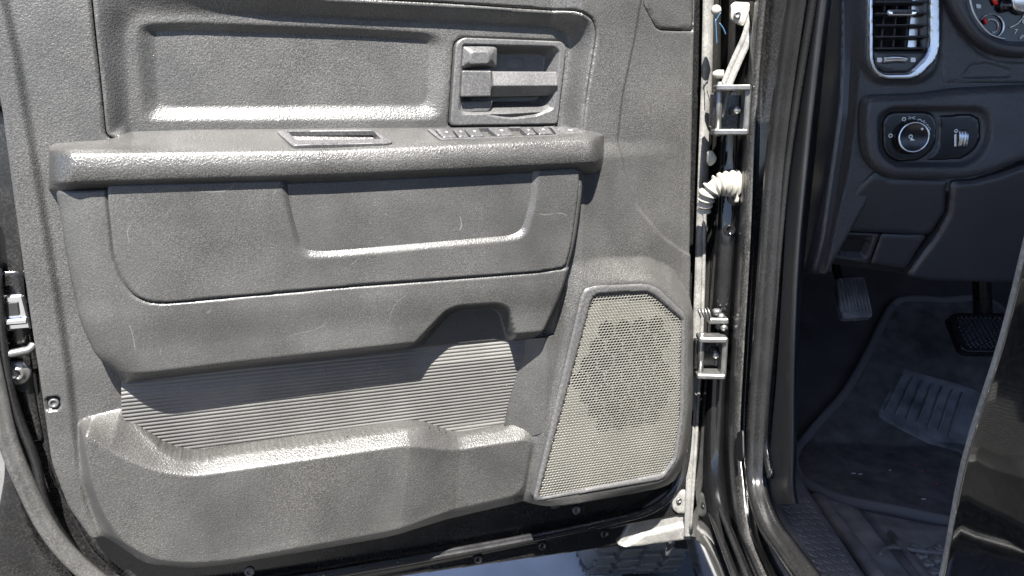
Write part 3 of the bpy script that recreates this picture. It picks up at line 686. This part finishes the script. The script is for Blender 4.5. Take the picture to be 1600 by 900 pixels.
# the rest of the cab, which keeps the interior in shade
loft('roof', [[W3(la, lo, z) for lo in (1.12, .7, 0, -1.3)] for la, z in ((.358, .53), (.37, .58), (.45, .63), (1.0, .66), (1.7, .62), (1.9, .5))], M['paint'], truck, 2, across=2)
loft('far_side', [[W3(la, lo, z) for lo in (2.1, 1.2, 0, -1.3)] for la, z in ((2.0, .05), (2.01, -.2), (2.02, -.4), (2.0, -.8))], M['dashsm'], truck, 2)
mesh('cab_back', [W3(.25, -1.3, -.8), W3(2.0, -1.3, -.8), W3(2.0, -1.3, .10), W3(.25, -1.3, .10)], [[0, 1, 2, 3]], M['dashsm'], truck)
loft('dash_top', [[W3(la, lo, z) for la in (.37, .5, .9, 1.5, 1.95)] for lo, z in ((1.235, .16), (1.26, .185), (1.5, .19), (2.08, .15))], M['dash'], truck, 2, across=2)
loft('hinge_pillar_cowl', [[W3(la, lo, z) for z in (.42, -.2, -.7)] for la, lo in ((.25, 1.36), (.24, 1.6), (.26, 1.9), (.4, 2.1))], M['paint'], truck, 2)

# --- dashboard
DB = cross(1.23); q_ = DB.poly
dash_o = q_([(1310, -60), (1680, -60), (1680, 300), (1360, 300), (1310, 388), (1288, 428), (1270, 424), (1298, 300), (1318, 160)], 0, .005)
edge_l = q_([(1346, -80), (1346, 60), (1342, 150), (1330, 260), (1310, 340), (1290, 440), (1700, 440), (1700, -80)], .02, .01)
vent_pod = q_([(1340, -90), (1340, 96), (1354, 122), (1372, 134), (1440, 134), (1466, 118), (1476, 92), (1478, -90)], .02, .012)
def f_dash(X): return -.01 + .022 * sstep((sdf(X, edge_l) - .018) / -.022) + .010 * inside(X, vent_pod, .012)
vent_hole = q_([(1362, -90), (1362, 92), (1378, 116), (1428, 118), (1456, 92), (1464, -90)], .02, .006)
dial_hole = q_([(1503, -90), (1508, 0), (1516, 26), (1532, 50), (1554, 66), (1590, 70), (1720, 72), (1720, -90)], .012, .004)
dash = patch('dashboard', DB, dash_o, f_dash, M['dash'], truck, .003, .004, .06, holes=[vent_hole, dial_hole])
# air vent
vo = q_([(1357, -90), (1357, 94), (1364, 110), (1376, 121), (1386, 125), (1424, 125), (1440, 119), (1463, 96), (1470, 72), (1470, -90)], .026, .006)
vi = q_([(1365.5, -90), (1365.5, 92), (1370, 106), (1382, 114), (1422, 113), (1446, 89), (1453, 70), (1454, -90)], .026, .006)
vent = patch('air_vent', DB, vo, lambda X: np.full(len(X), .026), M['satin'], truck, .0018, .0035, .02, holes=[vi])
vb = q_([(1360, -90), (1360, 96), (1375, 120), (1430, 121), (1460, 92), (1464, -90)], .0, .004)
patch('vent_cavity', DB, vb, lambda X: np.full(len(X), -.03), M['deep'], vent, .01, 0, .002)
vr = q_([(1446, -90), (1446, 80), (1450, 91), (1460, 70), (1460, -90)], .02, .002)
patch('vent_side', DB, vr, lambda X: np.full(len(X), .016), M['dashsm'], vent, .003, .002, .04)
for y in (-14, 5, 23, 41, 59, 77):
    a, b = DB.p3(1364, y, .012), DB.p3(1447, y, .012)
    box('vent_slat', (a + b) / 2, (np.linalg.norm(b - a) / 2, .008, .0013), (I, T + Z * -.15, Z), M['dashsm'], vent, .001)
for x, wd in ((1379, 1.2), (1398, 1.2), (1417, 1.2), (1427.5, 6)):
    a, b = DB.p3(x, -60, -.01), DB.p3(x, 80, -.01)
    box('vent_vane', (a + b) / 2, (wd * .0011, .009, np.linalg.norm(b - a) / 2), (I, T, Z), M['dash' if wd < 3 else 'satin'], vent, .0005)
tabm = q_([(1387, 15.5), (1391, 14.5), (1431, 14.5), (1434.5, 16.5), (1433, 24), (1428, 25.5), (1391, 25.5), (1387, 23)], .026, .003)
tb = patch('vent_tab', DB, tabm, lambda X: np.full(len(X), .026), M['chrome'], vent, .0012, .003, .012)
patch('tab_grip', DB, q_([(1395, 18), (1426, 18), (1425, 22.5), (1395, 22.5)], .027, .001), lambda X: np.full(len(X), .0268), M['dashsm'], tb, .002, .0004, .002)
vf = q_([(1365, 80), (1447, 80), (1447, 90), (1424, 114), (1382, 113), (1370, 105)], .016, .003)
patch('vent_lower_face', DB, vf, lambda X: np.full(len(X), .016), M['dashsm'], vent, .003, .002, .02)
wh = q_([(1380, 88), (1400, 86), (1417, 88), (1420, 93), (1418, 99), (1400, 98), (1380, 100.5)], .02, .002)
patch('vent_wheel', DB, wh, lambda X: .018 + .004 * roll((X[:, 1] - wh[:, 1].min()) / (wh[:, 1].max() - wh[:, 1].min())) , M['satin'], vent, .0012, .003, .006)
for x in (1374.5, 1427): patch('vent_symbol', DB, q_([(x - 3.8, 90), (x + 3.8, 90), (x + 3.8, 97), (x - 3.8, 97)], .017, .001), lambda X: np.full(len(X), .0166), M['white'], vent, .003, 0, .0005)
# panel under the gauges and gauge hood
pn = q_([(1474, 22), (1482, 18), (1502, 52), (1530, 82), (1560, 95), (1660, 98), (1660, 129), (1584, 130), (1474, 129)], .014, .002)
pr_ = q_([(1500, 118), (1516, 98), (1545, 96), (1582, 108), (1580, 122), (1490, 124)], .012, .006)
patch('gauge_lower_panel', DB, pn, lambda X: .014 - .006 * inside(X, pr_, .008), M['dash'], truck, .003, .002, .02)
gc = np.array(DB.uv(1592, -12, .0)); k0 = 1.23 / F
th = np.linspace(math.pi, 2 * math.pi, 40)
hood_o = q_([(1470, -60), (1478, -20), (1490, 14), (1508, 42), (1530, 66), (1556, 82), (1590, 88), (1680, 88), (1680, -60)], .035, .01)
dial = q_([(1510, -60), (1512, -10), (1520, 22), (1536, 46), (1556, 58), (1580, 64), (1680, 64), (1680, -60)], .034, .01)
hood = patch('gauge_hood', DB, hood_o, lambda X: .034 - .0 * X[:, 0], M['dashsm'], truck, .003, .008, .05, holes=[dial])
tube('gauge_ring', [DB.p3(x, y, .030) for x, y in ((1512, -40), (1514, -8), (1521, 20), (1536, 43), (1550, 55), (1570, 61))], .0018, M['satin'], hood)
patch('gauge_face', DB, dial, lambda X: np.full(len(X), .008), M['black'], hood, .01, 0, .002)
def arc(cx, cy, r, a0, a1, d, n=14): return [DB.p3(cx + r * math.cos(R(a)), cy - r * math.sin(R(a)), d) for a in np.linspace(a0, a1, n)]
tube('gauge_arc', arc(1549, 41, 19, -60, 60, .010), .0016, M['satin'], hood, sub=1); tube('gauge_arc', arc(1549, 41, 19, 60, 150, .010), .0007, M['satin'], hood, sub=1)
tube('gauge_arc', arc(1569, 10, 34, -75, -5, .010), .0007, M['white'], hood, sub=1)
tube('gauge_scale', arc(1549, 41, 11, -70, 120, .010), .0006, M['white'], hood, sub=1)
tube('gauge_needle', [DB.p3(1538, 28, .012), DB.p3(1540.5, 38, .012)], .0022, M['red'], hood, sub=1)
tube('gauge_needle', [DB.p3(1552, -4, .012), DB.p3(1557, 7, .012)], .003, M['red'], hood, sub=1)
tube('gauge_redline', arc(1549, 41, 11.5, -35, -5, .0103), .0008, M['red'], hood, sub=1)
lathe('gauge_hub', DB.p3(1568, 9, .009), -T, [(.0095, 0), (.0095, .006), (.008, .009), (.0004, .009)], M['black'], hood, 20)
lathe('gauge_bezel', DB.p3(1600, -2, .009), -T, [(.022, 0), (.022, .008), (.018, .010), (.0004, .010)], M['satin'], hood, 24)
def text(s, pl, px, py, d, size, parent, m='white', rot=0):
    cu = bpy.data.curves.new('t', 'FONT'); cu.body = s; cu.size = size; cu.align_x = 'CENTER'; cu.align_y = 'CENTER'; cu.extrude = .0002
    o = bpy.data.objects.new('t', cu); COL.objects.link(o); bpy.context.view_layer.update()
    me = bpy.data.meshes.new_from_object(o.evaluated_get(bpy.context.evaluated_depsgraph_get())); bpy.data.objects.remove(o)
    v = np.empty(len(me.vertices) * 3); me.vertices.foreach_get('co', v); v = v.reshape(-1, 3)
    c_, s_ = math.cos(rot), math.sin(rot); x = v[:, 0] * c_ - v[:, 1] * s_; y = v[:, 0] * s_ + v[:, 1] * c_
    uv0 = pl.uv(px, py, d); w_ = pl.to3(uv0[0] + x, uv0[1] + y, d + v[:, 2]) - base_of(parent)
    me.vertices.foreach_set('co', w_.ravel()); me.materials.clear(); return link('lettering', me, M[m], parent)
text('7', DB, 1587, 50, .0095, .010, hood); text('6', DB, 1600, 33, .0095, .010, hood); text('H', DB, 1552.5, 51, .0095, .0055, hood)
text('8', DB, 1596, 58, .0095, .009, hood, rot=R(-40))
patch('gauge_symbol', DB, q_([(1525, 6), (1533, 7), (1533, 13), (1526, 13)], .0095, .001), lambda X: np.full(len(X), .0095), M['white'], hood, .003, 0, .0005)
# switch pod
pod_out = q_([(1346, 176), (1350, 156), (1362, 147), (1440, 145), (1500, 136), (1680, 128), (1680, 240), (1600, 252), (1560, 268), (1520, 279), (1480, 281), (1395, 279), (1370, 268), (1354, 248), (1348, 225)], .03, .014)
po_i = q_([(1368, 184), (1376, 174), (1392, 166), (1530, 166), (1546, 176), (1550, 195), (1549, 222), (1534, 248), (1510, 262), (1400, 262), (1382, 252), (1370, 236)], .03, .012)
po_f = q_([(1378, 188), (1385, 178), (1395, 174), (1526, 174), (1537, 184), (1538, 218), (1524, 242), (1504, 254), (1402, 254), (1388, 246), (1379, 230)], .02, .008)
pod = patch('switch_pod', DB, pod_out, lambda X: .032 - .016 * bevel(X, po_i, po_f, .5), M['dash'], truck, .0025, .014, .03)
plt_ = q_([(1379, 190), (1386, 178), (1396, 174), (1450, 174), (1460, 180), (1464, 192), (1463, 222), (1456, 236), (1436, 251), (1402, 253), (1388, 245), (1380, 230)], .02, .006)
hl = patch('headlight_switch', DB, plt_, lambda X: np.full(len(X), .021), M['black'], truck, .0018, .003, .008)
dm = q_([(1464, 180), (1500, 177), (1522, 177), (1533, 186), (1534, 218), (1522, 238), (1502, 250), (1444, 251), (1460, 236), (1466, 222), (1467, 192)], .018, .006)
patch('dimmer_panel', DB, dm, lambda X: np.full(len(X), .018), M['black'], truck, .0025, .003, .006)
kc = DB.p3(1422, 214, .021)
kn = lathe('headlight_knob', kc, -T, [(.0250, 0), (.0245, .008), (.0225, .0135), (.021, .0145), (.0190, .0135), (.0004, .0135)], M['black'], truck, 36)
lathe('knob_ring', kc - T * .0125, -T, [(.0225, 0), (.0222, .0016), (.0205, .0022), (.0196, .0012), (.0196, -.002)], M['chrome'], kn, 36)
def ringmark(px, py, r, th_, d, parent):
    c = DB.uv(px, py, d); a = np.arange(16) * math.pi / 8
    patch('switch_symbol', DB, np.c_[c[0] + r * np.cos(a), c[1] + r * np.sin(a)], lambda X: np.full(len(X), d), M['white'], parent, .0007, 0, .0003, holes=[np.c_[c[0] + (r - th_) * np.cos(a), c[1] + (r - th_) * np.sin(a)]])
ringmark(1412.5, 186, .0029, .0011, .0216, hl); ringmark(1391.5, 212, .0030, .0012, .0216, hl); ringmark(1437, 189, .0028, .0010, .0216, hl)
text('><', DB, 1424.5, 184.5, .0215, .009, hl); text('=', DB, 1433.5, 188, .0215, .006, hl, rot=R(-15)); text('AUTO', DB, 1447, 196, .0215, .0066, hl, rot=R(-50))
lathe('knob_mark', DB.p3(1440.5, 201.5, .034), -T, [(.0017, 0), (.0017, .0012), (.0003, .0012)], M['white'], kn, 10)
ringmark(1423, 213.5, .0028, .001, .0352, kn)
patch('knob_symbol', DB, q_([(1424, 215), (1430, 219.5), (1422, 219.5)], .0352, 0), lambda X: np.full(len(X), .0352), M['white'], kn, .001, 0, .0003)
dw = q_([(1499, 202), (1514, 202), (1512, 231), (1498, 231)], .022, .002)
dmo = patch('dimmer_wheel', DB, dw, lambda X: .018 + .006 * roll(np.minimum(X[:, 1] - dw[:, 1].min(), dw[:, 1].max() - X[:, 1]) / .012) + .0007 * np.sin(X[:, 0] / .0042 * 6.28), M['satin'], truck, .001, .002, .006)
patch('dimmer_mark', DB, q_([(1491, 210), (1494.5, 209), (1494, 228.5), (1491, 228.5)], .0185, 0), lambda X: np.full(len(X), .0187), M['white'], dmo, .001, 0, .0003)
ringmark(1494, 204.5, .0026, .0011, .0187, dmo)
# knee panels below
KN = Plane(DB.p3(1420, 290, .016), I, Z + T * -.25)
kp = KN.poly
k1 = kp([(1368, 270), (1392, 281), (1481, 283), (1478, 330), (1458, 362), (1450, 367), (1308, 361), (1326, 318), (1340, 296)], 0, .004)
patch('knee_panel', KN, k1, lambda X: np.zeros(len(X)), M['dashsm'], truck, .004, .003, .02)
k2 = kp([(1485, 283), (1520, 281), (1562, 270), (1602, 255), (1700, 240), (1700, 438), (1560, 440), (1450, 437), (1420, 431), (1416, 427), (1436, 400), (1462, 366), (1481, 331)], 0, .006)
patch('column_cover', KN, k2, lambda X: np.full(len(X), .008), M['dashsm'], truck, .004, .006, .03)
k3 = kp([(1304, 364), (1375, 367), (1362, 404), (1356, 413), (1296, 404)], 0, .003)
k3o = kp([(1313, 366), (1368, 368), (1352, 404), (1304, 400)], 0, .006); k3i = kp([(1316, 376), (1356, 377), (1346, 398), (1310, 396)], -.02, .004)
rel = patch('brake_release', KN, k3, lambda X: -.001 - .022 * bevel(X, k3o, k3i, .3), M['dashsm'], truck, .002, .002, .015)
screw(1322, 398, -.02, .003, rel, KN)
k4 = kp([(1379, 367), (1449, 369), (1422, 412), (1416, 421), (1362, 413)], 0, .003)
patch('fuse_cover', KN, k4, lambda X: np.full(len(X), -.002), M['dashsm'], truck, .004, .002, .02)
kb = kp([(1296, 350), (1460, 360), (1420, 425), (1290, 408)], -.03, .004)
patch('knee_backing', KN, kb, lambda X: np.full(len(X), -.022), M['deep'], truck, .01, 0, .01)
# pedals
PP = Plane(cross(1.50).p3(1335, 465), I + Z * .0, Z * .8 + T * .55)
pe = PP.poly([(1308, 434), (1351, 432), (1364, 489), (1363, 495), (1318, 497), (1313, 480)], 0, .004)
ax = PP.uv(1335, 465)
park = patch('parking_brake_pedal', PP, pe, lambda X: -.0035 * (np.sin((X[:, 0] + .24 * (X[:, 1] - ax[1])) / .0085 * 2 * math.pi) > .2) * (np.abs(X[:, 1] - ax[1] - .006) < .036), M['heel'], truck, .0011, .003, .016)
for k in range(8):
    x0, x1 = 1312.5 + k * 5.3, 1323.5 + k * 5.3
    tube('pedal_rib', [PP.p3(x0, 437, .001), PP.p3(x1, 486, .001)], .0019, M['heel'], park, 6, sub=1)
tube('pedal_arm', [PP.p3(1322, 455, -.02), PP.p3(1312, 436, -.03), PP.p3(1306, 415, -.04), PP.p3(1304, 380, -.05)], .008, M['jamb'], park)
tube('pedal_spring', [PP.p3(1296 + 3 * (k % 2), 424 - k * 2.2, -.03) for k in range(7)], .0018, M['zinc'], park)
lathe('pedal_bolt', PP.p3(1334, 500, -.012), PP.n, [(.003, 0), (.003, .004), (.0004, .004)], M['zinc'], park, 8)
P2 = Plane(cross(1.62).p3(1530, 515), I, Z * .8 + T * .6)
bk = P2.poly([(1482, 494), (1494, 488), (1590, 488), (1600, 552), (1512, 551), (1502, 545)], 0, .008)
brake = patch('brake_pedal', P2, bk, lambda X: .0018 * np.sign(np.sin((X[:, 0] + .3 * X[:, 1]) / .0095 * 2 * math.pi)) * (sdf(X, bk) < -.012), M['rubber'], truck, .0016, .004, .018)
tube('pedal_arm', [cross(1.66).p3(1536, 500), cross(1.66).p3(1534, 440), cross(1.66).p3(1532, 380)], .018, M['jamb'], brake)

# ================================================================ FLOOR MAT
matpx = [(1395, 478), (1372, 520), (1330, 600), (1285, 655), (1248, 698), (1240, 722), (1246, 744), (1266, 760), (1330, 784), (1400, 800), (1475, 812), (1540, 818), (1640, 770), (1640, 620), (1560, 480), (1470, 470), (1420, 468)]
def dense(pts, n=5):
    P = np.array(pts, float); out = []
    for i in range(len(P)):
        p0, p1, p2, p3 = P[i - 1], P[i], P[(i + 1) % len(P)], P[(i + 2) % len(P)]
        for k in range(n):
            t = k / n; out.append(.5 * (2 * p1 + (p2 - p0) * t + (2 * p0 - 5 * p1 + 4 * p2 - p3) * t * t + (3 * p1 - p0 - 3 * p2 + p3) * t ** 3))
    return np.array(out)
ring3 = np.array([on_floor(x, y, .014) for x, y in dense(matpx)])
ll = np.c_[ring3 @ I, ring3 @ T]
FL = Plane(W3(0, 0, -.655), I, T)
mo = np.array([W3(.6, 1.2, -.655)])[0]
fm = thing('carpet_mat', mo, 'dark carpet floor mat with bound edge and ribbed heel pad on the cab floor', 'floor mat')
def fz(X): return np.maximum(0, X[:, 1] - 1.52) * .62
wav = lambda X: .003 * np.sin(X[:, 0] * 31) * np.sin(X[:, 1] * 23 + 1)
patch('mat_pile', FL, ll, lambda X: fz(X) + .014 + wav(X), M['mat'], fm, .008, .004, .012)
tube('mat_binding', [FL.to3(a, b, float(fz(np.array([[a, b]]))[0]) + .0145 + float(wav(np.array([[a, b]]))[0])) for a, b in np.r_[ll, ll[:1]]], .0088, M['matedge'], fm, sub=1, prof=[(1, -.5), (1, .2), (.5, .62), (-.5, .62), (-1, .2), (-1, -.5)])
hp = np.array([on_floor(x, y, .016) for x, y in ((1412, 573), (1424, 577), (1530, 612), (1560, 640), (1520, 720), (1500, 706), (1384, 656), (1372, 648), (1373, 638))])
hpl = rnd(np.c_[hp @ I, hp @ T], .015)
hpo = patch('heel_pad', FL, hpl, lambda X: fz(X) + .018 + wav(X), M['heel'], fm, .003, .003, .006)
for k in range(7):
    a_, b_ = np.array((1410 + k * 15.5, 586 + k * 4.6)), np.array((1383 + k * 16.5, 640 + k * 7))
    pts_ = [on_floor(*(a_ + (b_ - a_) * t), .0205) for t in np.linspace(0, 1, 8)]
    tube('heel_pad_rib', pts_, .0022, M['heel'], fm, 6, sub=1)
for k in range(46):
    c = (.45 + rng.random() * .35, 1.12 + rng.random() * .30)
    if sdf(np.array([c]), ll)[0] > -.03: continue
    zz = float(fz(np.array([c]))[0]) + .0155 + float(wav(np.array([c]))[0]); a = rng.random() * 6.28; l = .001 + rng.random() * .003
    V = [FL.to3(c[0] + sx * l * math.cos(a) - sy * .0008 * math.sin(a), c[1] + sx * l * math.sin(a) + sy * .0008 * math.cos(a), zz + h) for h in (0, .001) for sx, sy in ((-1, -1), (1, -1), (1, 1), (-1, 1))]
    if k < 16: mesh('lint', V, [[0, 1, 2, 3], [7, 6, 5, 4], [0, 4, 5, 1], [1, 5, 6, 2], [2, 6, 7, 3], [3, 7, 4, 0]], M['white' if k % 5 else 'red'], fm, False)

# ================================================================ REAR DOOR (closed, beside the viewer)
rd = thing('car_door', W3(.26, -.1, -.80), 'glossy black rear door beside the viewer, reflecting the open front door', 'car door')
zs = np.array([.36, .22, .10, 0, -.06, -.12, -.2, -.29, -.4, -.5, -.62, -.72])
lon_e = np.interp(-zs, [-.36, -.1, .064, .286, .5, .72], [.385, .405, .425, .470, .515, .57])
bul = np.interp(-zs, [-.36, -.1, 0, .1, .3, .5, .72], [.03, .006, .002, 0, 0, .004, .016]); bul[6] -= .003; bul[7] += .002; bul[4] -= .0015
ts = np.array([0, .003, .012, .05, .12, .3, .7, 1.2])
loft('door_skin', [[W3(LAT0 + b + (.003 if t == 0 else 0), le - t - .003, z) for t in ts] for z, le, b in zip(zs, lon_e, bul)], M['flake'] if 'flake' in M else M['paint'], rd, 2, across=4)
tube('door_edge_highlight', [W3(LAT0 + b + .0035, le - .001, z) for z, le, b in zip(zs, lon_e, bul)], .0032, M['dusty_sheen'], rd, 8)  # pale strip standing for the highlight along the painted hem
loft('door_return', [[W3(LAT0 + b + dl, le + dx, z) for z, le, b in zip(zs, lon_e, bul)] for dl, dx in ((.0055, -.002), (.03, -.006), (.06, -.03))], M['jamb'], rd, 2)

# ================================================================ FRONT WHEEL
wc = W3(.185, 2.36, -CZ + .42); WA = I * math.cos(R(8)) + T * math.sin(R(8)); WF = np.cross(Z, WA)
tyre = lathe('front_tyre', wc, WA, [(.24, -.115), (.33, -.135), (.385, -.132), (.405, -.118), (.408, -.06), (.408, .06), (.405, .118), (.385, .132), (.33, .135), (.24, .115)], M['tyre'], truck, 72)
lathe('wheel_rim', wc - WA * .10, WA, [(.245, 0), (.25, .01), (.235, .03), (.20, .02), (.06, .01), (.05, -.01), (.0004, -.012)], M['chrome'], truck, 40)
dat = None
for row, (off, sk) in enumerate(((-.098, .0), (-.034, .5), (.034, .0), (.098, .5))):
    for k in range(44):
        a = 2 * math.pi * (k + sk) / 44; dr = WF * math.cos(a) + Z * math.sin(a)
        if dr @ T > .35: continue
        tg = np.cross(WA, dr); c = wc + WA * off + dr * .412
        sk2 = .35 * (-1) ** row
        box('tread_block', c, (.026, .021, .009), (WA, tg + WA * sk2, dr), M['tyre'], tyre, .003)
# mud guard edge behind the wheel
loft('wheel_arch_liner', [[W3(la, lo, z) for lo, z in ((1.62, -.72), (1.64, -.84), (1.68, -.98))] for la in (.27, .31, .345)], M['rubber'], truck, 3)
# pale patch and white strip on the ground beyond the door
gp = lambda x, y, z: CAM + ray(x, y) * (-CZ + z) / ray(x, y)[2]
sl_ = mesh('brightened_ground_patch', [gp(560, 960, .004), gp(975, 960, .004), gp(968, 800, .004), gp(640, 800, .004)], [[0, 1, 2, 3]], M['bright_ground']); sl_['kind'] = 'structure'  # added pale patch so the shaded ground reads brighter
ln = mesh('white_ground_strip', [CAM + ray(x, y) * (-CZ + .008) / ray(x, y)[2] for x, y in ((921, 940), (947, 940), (938, 800), (926, 800))], [[0, 1, 2, 3]], M['stripe']); ln['kind'] = 'structure'
